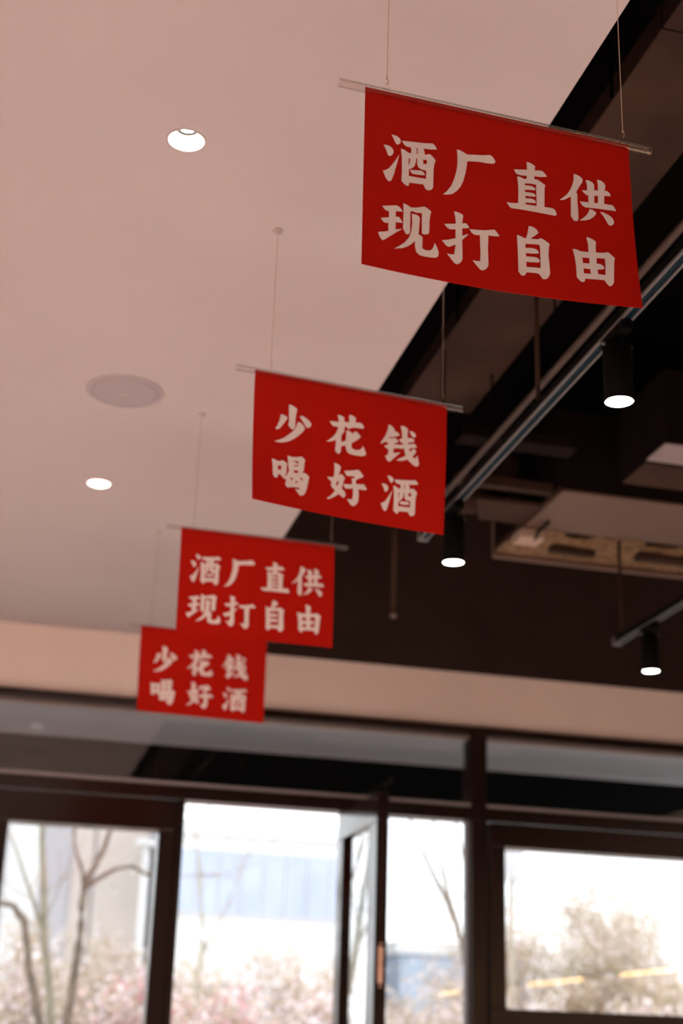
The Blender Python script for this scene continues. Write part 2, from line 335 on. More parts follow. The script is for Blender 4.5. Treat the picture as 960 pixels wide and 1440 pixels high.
tag(box('floor', M_FLOOR, None, XL, XR, YB, WALL_Y, -0.1, 0.0), kind='structure')
vs_, fs_ = fill2d([[(XL, YB), (EDGE, YB), (EDGE, 8.17), (XL, 8.17)]] + [circle(x, y, 0.049) for x, y in DOWN], 0.006)
ceil = MB()
ceil.add([(x, y, z + CEIL + 0.006) for x, y, z in vs_], fs_)
ceil.box(XL, EDGE, 8.17, WALL_Y, CEIL + 0.045, CEIL + 0.075)          # shadow gap along the window wall
ceil.box(XL, EDGE, 8.165, 8.17, CEIL, CEIL + 0.05)
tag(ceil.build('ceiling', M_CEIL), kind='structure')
tag(box('trim_1', M_BLACK, None, EDGE - 0.02, EDGE - 0.004, YB, WALL_Y, CEIL + 0.076, SLAB), kind='structure')
tag(box('ceiling_slab', M_BLACK, None, XL, XR, YB, WALL_Y, SLAB, SLAB + 0.2), kind='structure')
tag(box('wall_left', M_WALL, None, XL - 0.2, XL, YB, WALL_Y, 0, SLAB), kind='structure')
rw = MB().box(XR, XR + 0.2, YB, WALL_Y, 0, CEIL)
tag(rw.build('wall_right', M_WALL), kind='structure')
tag(box('wall_right_upper', M_BLACK, None, XR, XR + 0.2, YB, WALL_Y, CEIL, SLAB), kind='structure')
tag(box('wall_back', M_WALL, None, XL, XR, YB - 0.2, YB, 0, SLAB), kind='structure')
# window wall: white band over the glazing, dark paint above ceiling level in the open bay
HEAD, TR_B, OP_T = 3.541, 3.047, 2.968
wf = MB()
wf.box(XL, XR, WALL_Y, WALL_Y + 0.28, HEAD, CEIL)
wf.box(XL, EDGE, WALL_Y, WALL_Y + 0.28, CEIL, SLAB)
wf.box(XL, -1.16, WALL_Y, WALL_Y + 0.28, 0, HEAD)
wf.box(4.86, XR, WALL_Y, WALL_Y + 0.28, 0, HEAD)
wf.box(-1.16, 1.04, WALL_Y, WALL_Y + 0.28, 0, 0.9)
wf.box(2.97, 4.86, WALL_Y, WALL_Y + 0.28, 0, 0.9)
tag(wf.build('wall_front', M_WALL), kind='structure')
tag(box('wall_front_upper', M_DARKWALL, None, EDGE - 0.004, XR, WALL_Y, WALL_Y + 0.28, CEIL, SLAB), kind='structure')

# ---------------------------------------------------------------- glazing on the window wall
FY0, FY1, GY = 8.42, 8.57, 8.535          # frame front, frame back, glass
def struct(o): return tag(o, kind='structure')
fr = thing('trim_2', (2.0, WALL_Y, TR_B), kind='structure')
MB().box(-1.16, 4.86, FY0, FY1, 3.490, HEAD).build('head_rail', M_FRAME, fr, bevel=0.004)
MB().box(-1.16, 4.86, FY0, FY1, OP_T, TR_B).build('transom_bar', M_FRAME, fr, bevel=0.004)
for x0, x1, z0 in ((-1.16, -1.08, 0.9), (0.02, 0.06, 0.9), (1.085, 1.13, 0.0), (2.865, 2.965, 0.0), (4.78, 4.86, 0.9)):
    MB().box(x0, x1, FY0 + 0.002, FY1, z0, OP_T if (x0 < 2 or False) and x0 > -1 else HEAD - 0.05).build('mullion', M_FRAME, fr, bevel=0.004)
MB().box(2.075, 2.135, FY0 + 0.06, FY1, 0.0, OP_T).build('mullion', M_FRAME, fr, bevel=0.004)
for n, (x0, x1) in ((1, (-1.08, 2.865)), (2, (2.965, 4.78))):
    w = thing('window_%d' % n, ((x0 + x1) / 2, GY, TR_B), kind='structure')
    MB().box(x0, x1, GY, GY + 0.008, TR_B + 0.01, 3.49).build('pane', M_GLASS, w)
    MB().box(x0, x1, FY0 + 0.03, GY - 0.001, 3.464, 3.49).build('glazing_bead', M_BEAD, w, bevel=0.003)
    MB().box(x0, x1, FY0 + 0.012, GY - 0.001, TR_B, TR_B + 0.024).build('sill_bead', M_BEAD2, w, bevel=0.004)
    for xa in ((x0, x0 + 0.014), (x1 - 0.014, x1)):
        MB().box(*xa, FY0 + 0.04, GY - 0.001, TR_B + 0.03, 3.464).build('glazing_bead', M_FRAME, w)
def sash(n, x0, x1, gx0, gx1, gz0, gz1, z0, z1):
    w = thing('window_%d' % n, ((x0 + x1) / 2, GY, z0), kind='structure')
    yf = FY0 - 0.012
    MB().box(x0, x1, yf, FY1 - 0.01, gz1, z1).build('top_rail', M_FRAME, w, bevel=0.005)
    MB().box(x0, x1, yf, FY1 - 0.01, z0, gz0).build('bottom_rail', M_FRAME, w, bevel=0.005)
    MB().box(x0, gx0, yf, FY1 - 0.01, gz0, gz1).build('stile', M_FRAME, w, bevel=0.005)
    MB().box(gx1, x1, yf, FY1 - 0.01, gz0, gz1).build('stile', M_FRAME, w, bevel=0.005)
    MB().box(gx0 - 0.01, gx1 + 0.01, GY, GY + 0.008, gz0 - 0.01, gz1 + 0.01).build('pane', M_GLASS, w)
sash(3, 0.062, 1.083, 0.146, 0.987, 1.03, 2.786, 0.92, OP_T - 0.008)
sash(4, -1.078, 0.018, -0.985, -0.07, 1.03, 2.786, 0.92, OP_T - 0.008)
sash(5, 2.975, 4.778, 3.075, 4.68, 1.896, 2.820, 1.74, OP_T - 0.008)
low = thing('window_6', (3.87, GY, 0.9), kind='structure')
MB().box(2.965, 4.78, FY0, FY1, 1.67, 1.73).build('transom_bar', M_FRAME, low, bevel=0.004)
MB().box(2.965, 4.78, FY0, FY1, 0.9, 0.97).build('bottom_rail', M_FRAME, low, bevel=0.004)
MB().box(2.965, 4.78, GY, GY + 0.008, 0.97, 1.67).build('pane', M_GLASS, low)
fx = thing('window_7', (2.5, GY, 0.0), kind='structure')
MB().box(2.135, 2.865, GY, GY + 0.008, 0.12, OP_T).build('pane', M_GLASS, fx)
MB().box(2.135, 2.865, FY0, FY1, 0.0, 0.12).build('bottom_rail', M_FRAME, fx, bevel=0.004)
MB().box(2.852, 2.865, FY0 + 0.045, GY - 0.001, 0.12, OP_T).build('glazing_bead', M_BEAD, fx)
# door leaf standing open at a right angle into the room
D0, D1, DX0, DX1, DT = 7.555, 8.44, 2.042, 2.108, 2.945
dr = thing('door_1', (DX0, D1, 0.02), kind='structure')
tag(dr, 'dark brown glazed door leaf standing open at right angles to the windows', 'door')
MB().box(DX0, DX1, D0, D1, DT - 0.155, DT).build('top_rail', M_DOOR, dr, bevel=0.004)
MB().box(DX0, DX1, D0, D1, 0.02, 0.22).build('bottom_rail', M_DOOR, dr, bevel=0.004)
MB().box(DX0, DX1, D0, D0 + 0.165, 0.22, DT - 0.155).build('stile', M_DOOR, dr, bevel=0.004)
MB().box(DX0, DX1, D1 - 0.135, D1, 0.22, DT - 0.155).build('stile', M_DOOR, dr, bevel=0.004)
MB().box(DX0 + 0.03, DX0 + 0.036, D0 + 0.155, D1 - 0.125, 0.21, DT - 0.145).build('pane', M_GLASS, dr)
lk = tag(MB().box(DX0 + 0.020, DX0 + 0.046, D0 - 0.003, D0 + 0.001, 1.965, 2.145).build('lock_plate', M_BRASS, dr, bevel=0.001), 'brass lock face plate')
MB().box(DX0 + 0.027, DX0 + 0.039, D0 - 0.012, D0 - 0.002, 2.03, 2.06).build('latch_bolt', M_BRASS, lk)
for zz in (1.95, 2.16):
    MB().tube([(DX0 + 0.033, D0 - 0.004, zz), (DX0 + 0.033, D0 + 0.002, zz)], 0.006, 10).build('screw', M_BRASS, dr)

# ---------------------------------------------------------------- recessed downlights and ceiling speaker
def make_downlight(x, y):
    t = thing('downlight', (x, y, CEIL))
    MB().lathe((x, y, CEIL), [(0.0475, 0.002), (0.0475, -0.0015), (0.053, -0.0025), (0.0545, 0.0)]).build('trim_ring', M_CEIL, t, True)
    MB().lathe((x, y, CEIL), [(0.0475, 0.0), (0.046, 0.010), (0.040, 0.027), (0.0285, 0.041)]).build('reflector', M_CUP, t, True)
    MB().lathe((x, y, CEIL), [(0.0290, 0.040), (0.0290, 0.037), (0.0250, 0.0365), (0.0250, 0.045), (0.0290, 0.045)]).build('lens_ring', M_BLKMET, t, True)
    MB().lathe((x, y, CEIL), [(0.0262, 0.0435), (0.018, 0.0425), (0.0005, 0.042)]).build('lens', M_LENS, t, True)
    MB().lathe((x, y, CEIL), [(0.0475, 0.004), (0.052, 0.02), (0.052, 0.10), (0.0005, 0.10)]).build('housing', M_BLKMET, t, True)
    area_lamp('bulb', (x, y, CEIL + 0.034), 0.045, DOWN_W, t, spread=math.radians(54))
    return t
d0 = make_downlight(*DOWN[0])
for i, (x, y) in enumerate(DOWN):
    d = d0 if i == 0 else copy_tree(d0, (x, y, CEIL))
    lab = {0: 'larger nearer white recessed downlight in pale ceiling, left of the large front banner',
           1: 'smaller farther white recessed downlight in pale ceiling, below the round speaker'}.get(i,
           'unseen white recessed downlight added for room light in the %s, %s' % ('same row as the visible pair' if x > 0 else 'second row to the left', {7.2: 'nearest the windows', 4.6: 'beside the round speaker', 2.0: 'beside the nearest banner', 0.70: 'almost above the camera'}.get(y)))
    tag(d, lab, 'downlight', 'recessed downlights in the pale ceiling')

sp = thing('ceiling_speaker', (0.335, 4.945, CEIL), 'round pale grey ceiling speaker flush in the white ceiling', 'speaker')
MB().lathe(sp.location, [(0.128, -0.004), (0.136, -0.007), (0.142, -0.004), (0.144, 0.0)], 56).build('rim', M_RIM, sp, True)
MB().lathe(sp.location, [(0.129, -0.002), (0.128, -0.005), (0.10, -0.0075), (0.06, -0.009), (0.0005, -0.0095)], 56).build('grille', M_GRILLE, sp, True)
MB().box(0.335 - 0.02, 0.335 + 0.02, 4.94, 4.95, CEIL - 0.0112, CEIL - 0.009).build('badge', M_CAP, sp)

# ---------------------------------------------------------------- hanging banners
BW, BH = 0.6, 0.4
ROW_A = '酒厂直供现打自由'
ROW_B = '少花钱喝好'
BANNERS = [   # x, y, z of the top centre, yaw, roll, lean, three bend terms, print, label
 (0.8836, 2.4047, 3.4473, 0.0834, 0.0198, -0.0431, -0.0045, 0.0142, 0.0204, ROW_A,
  'largest and nearest red hanging banner with eight white characters, lower right corner curling forward'),
 (0.9043, 3.7177, 3.4236, 0.1361, 0.0133, -0.0204, -0.0100, -0.0248, 0.0150, ROW_B,
  'red hanging banner with six white characters, second from the front'),
 (0.8912, 5.0868, 3.4274, 0.1002, 0.0263, -0.0122, -0.0054, 0.0016, -0.0054, ROW_A,
  'smaller red hanging banner with eight white characters, third from the front'),
 (0.9044, 6.4721, 3.4282, 0.0999, 0.0140, 0.0034, 0.0015, -0.0155, 0.0015, ROW_B,
  'smallest, farthest red hanging banner with six white characters, just before the windows')]
GLYPH_MESH = {}
for ch, polys in GLYPHS.items():
    vs_, fs_ = fill2d([[(a / 1e4, b / 1e4) for a, b in P] for P in polys])
    bm = bmesh.new()
    bv = [bm.verts.new(v) for v in vs_]
    for q in fs_:
        try: bm.faces.new([bv[i] for i in q])
        except ValueError: pass
    for _ in range(3):
        long_e = [e for e in bm.edges if e.calc_length() > 0.02]
        if not long_e: break
        bmesh.ops.subdivide_edges(bm, edges=long_e, cuts=1)
    bmesh.ops.triangulate(bm, faces=bm.faces[:])
    bm.verts.index_update()
    GLYPH_MESH[ch] = ([tuple(v.co) for v in bm.verts], [tuple(v.index for v in q.verts) for q in bm.faces])
    bm.free()

for (bx_, by_, bz_, yaw, roll, lean, c0, c1, c2, text, label) in BANNERS:
    T = Vector((bx_, by_, bz_))
    ax = Vector((math.cos(yaw), math.sin(yaw), 0)); nn = Vector((math.sin(yaw), -math.cos(yaw), 0)); zz = Vector((0, 0, 1))
    xx = ax * math.cos(roll) + zz * math.sin(roll)
    dn = (-zz * math.cos(roll) + ax * math.sin(roll)) * math.cos(lean) + nn * math.sin(lean)
    def surf(u, v, off=0.0):
        s = 2 * u - 1
        return T + xx * (BW * (u - .5)) + dn * BH * v + nn * (v * v * (c0 + c1 * s + c2 * s * s) + off)
    root = thing('hanging_banner', T, label, 'banner', 'red banners hung in a row from the ceiling')
    NU, NV = 24, 18
    m = MB()
    fv = [surf(i / NU, j / NV) for j in range(NV + 1) for i in range(NU + 1)]
    bv = [surf(i / NU, j / NV, -0.0006) for j in range(NV + 1) for i in range(NU + 1)]
    N1 = (NU + 1) * (NV + 1)
    fs = []
    for j in range(NV):
        for i in range(NU):
            a = j * (NU + 1) + i
            fs.append((a, a + NU + 1, a + NU + 2, a + 1))
            fs.append((N1 + a, N1 + a + 1, N1 + a + NU + 2, N1 + a + NU + 1))
    loop = [i for i in range(NU + 1)] + [j * (NU + 1) + NU for j in range(1, NV + 1)] + [NV * (NU + 1) + i for i in range(NU - 1, -1, -1)] + [j * (NU + 1) for j in range(NV - 1, 0, -1)]
    for k in range(len(loop)):
        a, b = loop[k], loop[(k + 1) % len(loop)]
        fs.append((a, b, N1 + b, N1 + a))
    m.add(fv + bv, fs)
    sheet = m.build('sheet', M_RED, root)
    for ch in text + ('酒' if text == ROW_B else ''):
        gv, gf = GLYPH_MESH[ch]
        du, dv = (0.3568, 0.1525) if (ch == '酒' and text == ROW_B) else (0, 0)
        MB().add([surf((x + du) / BW, (y + dv) / BH, 0.0008) for x, y, _ in gv], gf).build('printed_character', M_PRINT, sheet)
    # clear tube gripping the top edge
    e0, e1 = -0.357, 0.352
    RC = T + dn * 0.004
    tube = MB()
    n = 20
    for k, (ra, rb) in enumerate(((0.0092, 0.0092), (0.0074, 0.0074))):
        vs2 = []
        for e in (e0, e1):
            for q in range(n):
                t = 2 * math.pi * q / n
                vs2.append(RC + xx * e + (nn * math.cos(t) + (-dn) * math.sin(t)) * ra)
        tube.add(vs2, [((q + 1) % n, q, q + n, (q + 1) % n + n) if k == 0 else (q, (q + 1) % n, (q + 1) % n + n, q + n) for q in range(n)])
    for end in (0, 1):
        tube.add([], [])
    b0 = len(tube.v) - 4 * n
    for end in (0, 1):
        for q in range(n):
            tube.f.append((b0 + end * n + q, b0 + end * n + (q + 1) % n, b0 + 2 * n + end * n + (q + 1) % n, b0 + 2 * n + end * n + q)); tube.mi.append(0)
    rail = tag(tube.build('hanging_tube', M_ACRYL, root, True), 'clear acrylic tube')
    for s, e in ((-1, -0.254), (1, 0.287)):
        base = RC + xx * e + zz * 0.009
        # clear eyelet tab on the tube
        tab_v, tab_f = fill2d([[(-.008, 0), (.008, 0), (.008, .011), (.0055, .0175), (0, .020), (-.0055, .0175), (-.008, .011)], circle(0, 0.0125, 0.003, 12)], 0.001)
        MB().add([base + ax * x + zz * (y - 0.002) + nn * z for x, y, z in tab_v], tab_f).build('hook_tab', M_ACRYL, root)
        top = Vector((base.x, base.y, CEIL))
        z0, z1 = base.z + 0.011, CEIL - 0.006
        hk = MB()
        hk.tube([(base.x, base.y, z0), (base.x + .002, base.y - .002, z0 + .004), (base.x + .002, base.y - .002, z0 + .010), (base.x, base.y, z0 + .014)], 0.0011, 6)
        hk.ball((base.x, base.y, z0 + 0.016), 0.0026)
        hk.build('hook', M_CHAIN, root)
        chn = MB()
        chn.tube([(base.x, base.y, z0 + 0.016), (base.x, base.y, z1)], 0.00045, 5)
        z = z0 + 0.019
        while z < z1:
            chn.ball((base.x, base.y, z), 0.00135)
            z += 0.0036
        chn.build('ball_chain', M_CHAIN, root)
        MB().lathe((base.x, base.y, CEIL), [(0.0005, -0.012), (0.004, -0.012), (0.005, -0.006), (0.015, -0.0035), (0.0165, 0.0)], 20).build('ceiling_cap', M_CAP, root, True)

# ---------------------------------------------------------------- open bay: track lighting
TZ = 3.57
UZ = 4.10
def make_track(x, y0, y1, hangers, label):
    t = thing('light_track', (x, y1, TZ), label, 'track light', 'lighting tracks hung in the open bay')
    MB().box(x - 0.0185, x + 0.0185, y0, y1, TZ + 0.006, TZ + 0.032).build('track_body', M_BLKMET, t)
    MB().box(x - 0.0185, x - 0.0115, y0, y1, TZ - 0.002, TZ + 0.006).build('side_lip', M_ALU, t)
    MB().box(x + 0.0115, x + 0.0185, y0, y1, TZ - 0.002, TZ + 0.006).build('side_lip', M_ALU, t)
    MB().box(x - 0.0115, x + 0.0115, y0, y1, TZ + 0.003, TZ + 0.0062).build('insert', M_TEAL, t)
    MB().box(x - 0.021, x + 0.021, y1 - 0.002, y1 + 0.028, TZ - 0.004, TZ + 0.034).build('end_cap', M_ALU, t)
    for hy, ztop in hangers:
        h = MB().tube([(x, hy, TZ + 0.03), (x, hy, ztop)], 0.008, 10).build('hanger_rod', M_DUCT, t, True)
        MB().box(x - 0.022, x + 0.022, hy - 0.012, hy + 0.012, TZ + 0.030, TZ + 0.040).build('bracket', M_BLKMET, h)
    return t
make_track(1.60, -4.0, 5.29, [(4.03, 4.30), (5.05, 4.30), (2.2, 4.30), (0.2, 4.30)], 'long lighting track carrying two black spotlights behind the front banners')
make_track(2.97, -4.0, 6.47, [(6.42, UZ), (4.4, SLAB), (2.2, SLAB)], 'lighting track at the right picture edge carrying the lowest spotlight')
LZ = 3.345
def make_spot(x, y):
    t = thing('track_spotlight', (x, y, TZ))
    MB().box(x - 0.017, x + 0.017, y - 0.075, y + 0.075, TZ - 0.030, TZ + 0.002).build('adapter', M_BLKMET, t, bevel=0.003)
    MB().tube([(x, y, TZ - 0.028), (x, y, LZ + 0.165)], 0.012, 12).build('stem', M_BLKMET, t, True)
    b = MB().lathe((x, y, LZ), [(0.0005, 0.172), (0.038, 0.172), (0.042, 0.168), (0.042, 0.0), (0.0395, -0.001), (0.0390, 0.004), (0.036, 0.02)], 36).build('lamp_body', M_BLKMET, t, True)
    for s in (-1, 1):
        MB().tube([(x + s * 0.034, y, LZ + 0.178), (x + s * 0.046, y, LZ + 0.178)], 0.006, 10).build('pivot_screw', M_ALU, t, True)
    MB().box(x - 0.036, x + 0.036, y - 0.008, y + 0.008, LZ + 0.170, LZ + 0.186).build('yoke', M_BLKMET, t)
    MB().lathe((x, y, LZ), [(0.0392, 0.003), (0.02, 0.0025), (0.0005, 0.002)], 36).build('lens', M_LENS2, t, True)
    area_lamp('bulb', (x, y, LZ - 0.004), 0.07, SPOT_W, t, spread=math.radians(104))
    return t
SPOTS = [(1.60, 3.42, 'black cylinder spotlight at upper right, nearest and largest lit disc'),
         (1.60, 4.91, 'black cylinder spotlight just right of the second banner'),
         (2.97, 6.12, 'black cylinder spotlight low at right, close above the pale wall band')]
SPOTS += [(1.60, y, 'unseen black cylinder spotlight added for room light on the long track, %s' % w) for y, w in ((1.4, 'right of the camera'), (-0.6, 'just behind the camera'))]  # out-of-view spots, added for the light they bring to the bay
SPOTS += [(2.97, y, 'unseen black cylinder spotlight added for room light on the right edge track, %s' % w) for y, w in ((3.6, 'level with the second banner'), (1.1, 'right of the camera'), (-1.4, 'behind the camera'))]  # also out of view, added to brighten the room
s0 = None
for x, y, lab in SPOTS:
    s0_ = make_spot(x, y) if s0 is None else copy_tree(s0, (x, y, TZ))
    s0 = s0 or s0_
    tag(s0_, lab, 'spotlight', 'black cylinder spotlights on the tracks')

# ---------------------------------------------------------------- open bay: ducts, conduit, units
dk = thing('air_duct', (1.74, 5.5, 4.30), 'long dark brown rectangular air duct along the ceiling edge', 'duct')
for k in range(6):
    y0 = 5.62 - 1.3 * (k + 1)
    MB().box(1.582, 1.902, y0 + 0.012, y0 + 1.288, 4.30, 4.38).build('duct_section', M_DUCT, dk, bevel=0.004)
    MB().box(1.579, 1.905, y0 - 0.012, y0 + 0.012, 4.297, 4.384).build('flange', M_DUCT, dk)
for y in (4.75, 3.3, 1.9):
    for x in (1.56, 1.925):
        MB().tube([(x, y, 4.27), (x, y, SLAB)], 0.006, 8).build('hanger_rod', M_BLKMET, dk)
cd = thing('conduit_pipe', (1.86, 6.2, 4.0), 'thin brown conduit pipe running above the lighting track', 'pipe')
MB().tube([(1.86, -4, 4.0), (1.86, 6.3, 4.0)], 0.013, 12).build('pipe', M_PIPE, cd, True)
for y in (5.2, 4.5, 3.0, 1.5, 0.0):
    MB().box(1.84, 1.88, y - 0.012, y + 0.012, 4.0, 4.02).build('clamp', M_BLKMET, cd)
    MB().tube([(1.86, y, 4.01), (1.86, y, 4.298)], 0.005, 8).build('drop_rod', M_BLKMET, cd)
dp = thing('drop_conduit', (1.816, 6.5, 3.6), 'thin dark vertical conduit hanging before the dark upper wall', 'pipe')
MB().tube([(1.816, 6.5, 3.605), (1.816, 6.5, SLAB)], 0.014, 12).build('pipe', M_DUCT, dp, True)
MB().lathe((1.816, 6.5, 3.6), [(0.0005, 0.0), (0.017, 0.0), (0.017, 0.03), (0.012, 0.034)], 16).build('end_fitting', M_PIPE, dp, True)

UZ = 4.10
fc = thing('fan_coil_unit', (3.45, 6.78, UZ), 'wide taupe ceiling air unit with tan insulated end, at right', 'air conditioner')
MB().box(2.43, 4.6, 5.88, 6.775, UZ + 0.012, UZ + 0.42).build('casing', M_CASE, fc, bevel=0.004)
MB().box(2.43, 4.6, 5.88, 6.40, UZ, UZ + 0.012).build('bottom_panel', M_UNIT, fc)
ins = MB()
NX, NY = 46, 10
rng = random.Random(4)
gx = lambda i: 2.432 + (4.598 - 2.432) * i / NX
gy = lambda j, i: (6.40 + (6.775 - 6.40) * j / NY) + (rng.uniform(-.03, .05) if j == 0 else 0)
gv = [(gx(i), gy(j, i), UZ - 0.004 - (rng.uniform(0, .018) if 0 < j < NY else 0)) for j in range(NY + 1) for i in range(NX + 1)]
ins.add(gv, [(j * (NX + 1) + i, (j + 1) * (NX + 1) + i, (j + 1) * (NX + 1) + i + 1, j * (NX + 1) + i + 1) for j in range(NY) for i in range(NX)])
ins.build('insulation', M_GOLD, fc)
MB().box(2.425, 4.605, 6.765, 6.80, UZ - 0.035, UZ + 0.43).build('end_flange', M_UNIT, fc, bevel=0.003)
MB().box(2.425, 2.445, 5.875, 6.77, UZ - 0.006, UZ + 0.02).build('side_flange', M_DUCT, fc)
MB().box(2.66, 2.90, 6.55, 6.60, UZ - 0.05, UZ - 0.01).build('slot_bracket', M_DUCT, fc, bevel=0.003)
MB().box(3.12, 3.7, 6.50, 6.57, UZ - 0.05, UZ - 0.01).build('slot_bracket', M_DUCT, fc, bevel=0.003)
jb = tag(MB().box(2.43, 2.56, 6.38, 6.51, UZ - 0.055, UZ - 0.006).build('junction_box', M_BOX, fc, bevel=0.006), 'cream junction box')
MB().tube([(2.51, 6.40, UZ - 0.056), (2.50, 6.32, UZ - 0.04), (2.53, 6.25, UZ - 0.01)], 0.008, 8).build('cable', M_BLKMET, jb, True)
f2 = thing('return_air_box', (3.3, 5.45, UZ), 'dark return air box with pale sheet metal strip at right picture edge', 'duct')
MB().box(2.655, 4.4, 5.43, 5.70, UZ, UZ + 0.35).build('casing', M_CASE, f2, bevel=0.004)
MB().box(2.66, 4.4, 5.44, 5.69, UZ - 0.004, UZ).build('bottom_panel', M_DUCT, f2)
MB().box(2.655, 4.4, 5.22, 5.425, UZ + 0.012, UZ + 0.35).build('rear_casing', M_CASE, f2)
MB().box(2.655, 4.4, 5.22, 5.425, UZ, UZ + 0.012).build('metal_strip', M_PALE, f2, bevel=0.004)
MB().box(2.645, 4.41, 5.19, 5.215, UZ - 0.004, UZ + 0.34).build('flange', M_CASE, f2)
br = thing('support_strut', (2.2, 5.94, UZ), 'brown steel channel strut spanning from the track to the taupe unit', 'strut')
MB().box(1.93, 2.41, 5.90, 5.945, UZ - 0.004, UZ + 0.04).build('channel', M_DUCT, br)
MB().tube([(2.0, 5.92, UZ + 0.03), (2.0, 5.92, SLAB)], 0.006, 8).build('threaded_rod', M_BLKMET, br)
MB().tube([(2.36, 5.92, UZ + 0.03), (2.36, 5.92, SLAB)], 0.006, 8).build('threaded_rod', M_BLKMET, br)
b2 = thing('cable_tray', (2.0, 5.45, UZ), 'narrow grey brown cable tray behind the lighting track', 'tray')
MB().box(1.80, 2.32, 5.40, 5.50, UZ, UZ + 0.008).build('tray_bottom', M_CASE, b2)
MB().box(1.80, 2.32, 5.395, 5.40, UZ, UZ + 0.05).build('tray_side', M_CASE, b2)
MB().box(1.80, 2.32, 5.50, 5.505, UZ, UZ + 0.05).build('tray_side', M_CASE, b2)
fl = thing('flexible_duct', (2.3, 6.3, UZ), 'short dark ribbed flexible duct elbow beside the taupe unit', 'duct')
pts, rad = [], []
for k in range(25):
    t = k / 24 * math.pi * 0.55
    pts.append((2.10 + 0.0 * k + 0.22 * math.sin(t), 6.32, UZ + 0.10 + 0.22 * (1 - math.cos(t))))
    rad.append(0.085 + (0.007 if k % 2 else 0))
MB().tube(pts, rad, 20).build('hose', M_DUCT, fl, True)
MB().add([(2.10, 6.10, UZ + 0.0), (2.43, 6.10, UZ), (2.43, 6.36, UZ), (2.20, 6.36, UZ), (2.10, 6.10, UZ + 0.02), (2.43, 6.10, UZ + .02), (2.43, 6.36, UZ + .02), (2.20, 6.36, UZ + .02)],
         [(3, 2, 1, 0), (4, 5, 6, 7), (0, 1, 5, 4), (1, 2, 6, 5), (2, 3, 7, 6), (3, 0, 4, 7)]).build('gusset', M_DUCT, fl)
MB().tube([(2.10, 6.32, UZ + 0.2), (2.10, 6.32, SLAB)], 0.006, 8).build('hanger_rod', M_BLKMET, fl)

# warm LED strip on the right-hand wall, seen mirrored in the window panes
led = thing('shelf_lamp', (6.25, 1.5, 2.44), 'long warm LED strip lamp along the right wall', 'strip lamp')
MB().box(6.20, 6.40, -2.6, 5.6, 2.465, 2.50).build('housing', M_BLKMET, led)
for y0, y1 in ((-2.36, -0.2), (0.86, 2.42), (3.37, 5.2)):
    MB().box(6.18, 6.20, y0, y1, 2.425, 2.455).build('led_bar', M_LED, led)
# ---------------------------------------------------------------- outside: canopy, ground, houses, trees
M_SOFFIT = mat('grey_soffit', (0.28, 0.262, 0.275), 0.5, var=0.04, scale=1.5)
M_BEAM = mat('black_canopy_beam', (0.004, 0.004, 0.004), 0.8, var=0.1, scale=4, spec=0.05)
M_GROUND = mat('pale_paving', (0.50, 0.47, 0.44), 0.9, var=0.1, scale=0.8)
M_HWHITE = mat('white_cladding', (0.72, 0.71, 0.71), 0.7, var=0.02, scale=0.6)
M_HGREY = mat('lilac_grey_cladding', (0.46, 0.44, 0.47), 0.7, var=0.05, scale=0.5)
M_HTAN = mat('pale_tan_cladding', (0.55, 0.48, 0.44), 0.7, var=0.05, scale=0.5)
M_HBLUE = mat('blue_grey_panel', (0.42, 0.50, 0.62), 0.6, var=0.05, scale=0.5)
M_PANE = mat('blue_window_pane', (0.42, 0.47, 0.60), 0.25, var=0.08, scale=0.7)
M_BARK = mat('grey_brown_bark', (0.30, 0.235, 0.185), 0.9, var=0.25, scale=12)
M_BARK2 = mat('pale_olive_bark', (0.42, 0.38, 0.28), 0.9, var=0.2, scale=12)
M_TWIG = mat('pale_twigs', (0.50, 0.42, 0.34), 0.9, var=0.2, scale=5)
M_LEAF = mat('tan_spring_leaves', (0.50, 0.39, 0.28), 0.8, scale=1.6, color2=(0.68, 0.54, 0.42))
M_LEAF2 = mat('olive_spring_leaves', (0.48, 0.41, 0.27), 0.8, scale=1.6, color2=(0.66, 0.52, 0.37))
M_BLOS = mat('pale_pink_blossom', (0.86, 0.70, 0.72), 0.8, scale=3.0, color2=(0.90, 0.84, 0.84))
M_ROSE = mat('rose_blossom', (0.80, 0.34, 0.40), 0.8, scale=3.0, color2=(0.88, 0.60, 0.60))
M_LAMPW = mat('frosted_lantern', (0.9, 0.9, 0.92), 0.5, var=0.01, scale=9)
struct(box('ground', M_GROUND, None, -120, 120, WALL_Y + 0.28, 220, -0.12, -0.02))
cn = thing('canopy', (2, 8.75, 3.72), 'grey soffit canopy with black front beam outside the upper windows', 'canopy')
MB().box(-6, 9, 8.74, 10.55, 3.80, 3.94).build('roof', M_BEAM, cn)
prof = [(8.74, 3.76), (9.85, 3.76)] + [(9.85 + 0.50 * math.sin(t * math.pi / 16), 3.66 + 0.10 * math.cos(t * math.pi / 16)) for t in range(1, 9)]
sf = MB()
for (ya, za), (yb, zb) in zip(prof, prof[1:]):
    sf.add([(-6, ya, za), (9, ya, za), (9, yb, zb), (-6, yb, zb)], [(0, 1, 2, 3)])
sf.build('soffit', M_SOFFIT, cn)
MB().box(-6, 9, 10.35, 10.55, 3.33, 3.80).build('front_beam', M_BEAM, cn)
struct(box('wall_outside', M_HGREY, None, -6, 9, WALL_Y + 0.28, WALL_Y + 0.30, HEAD, 6.0))

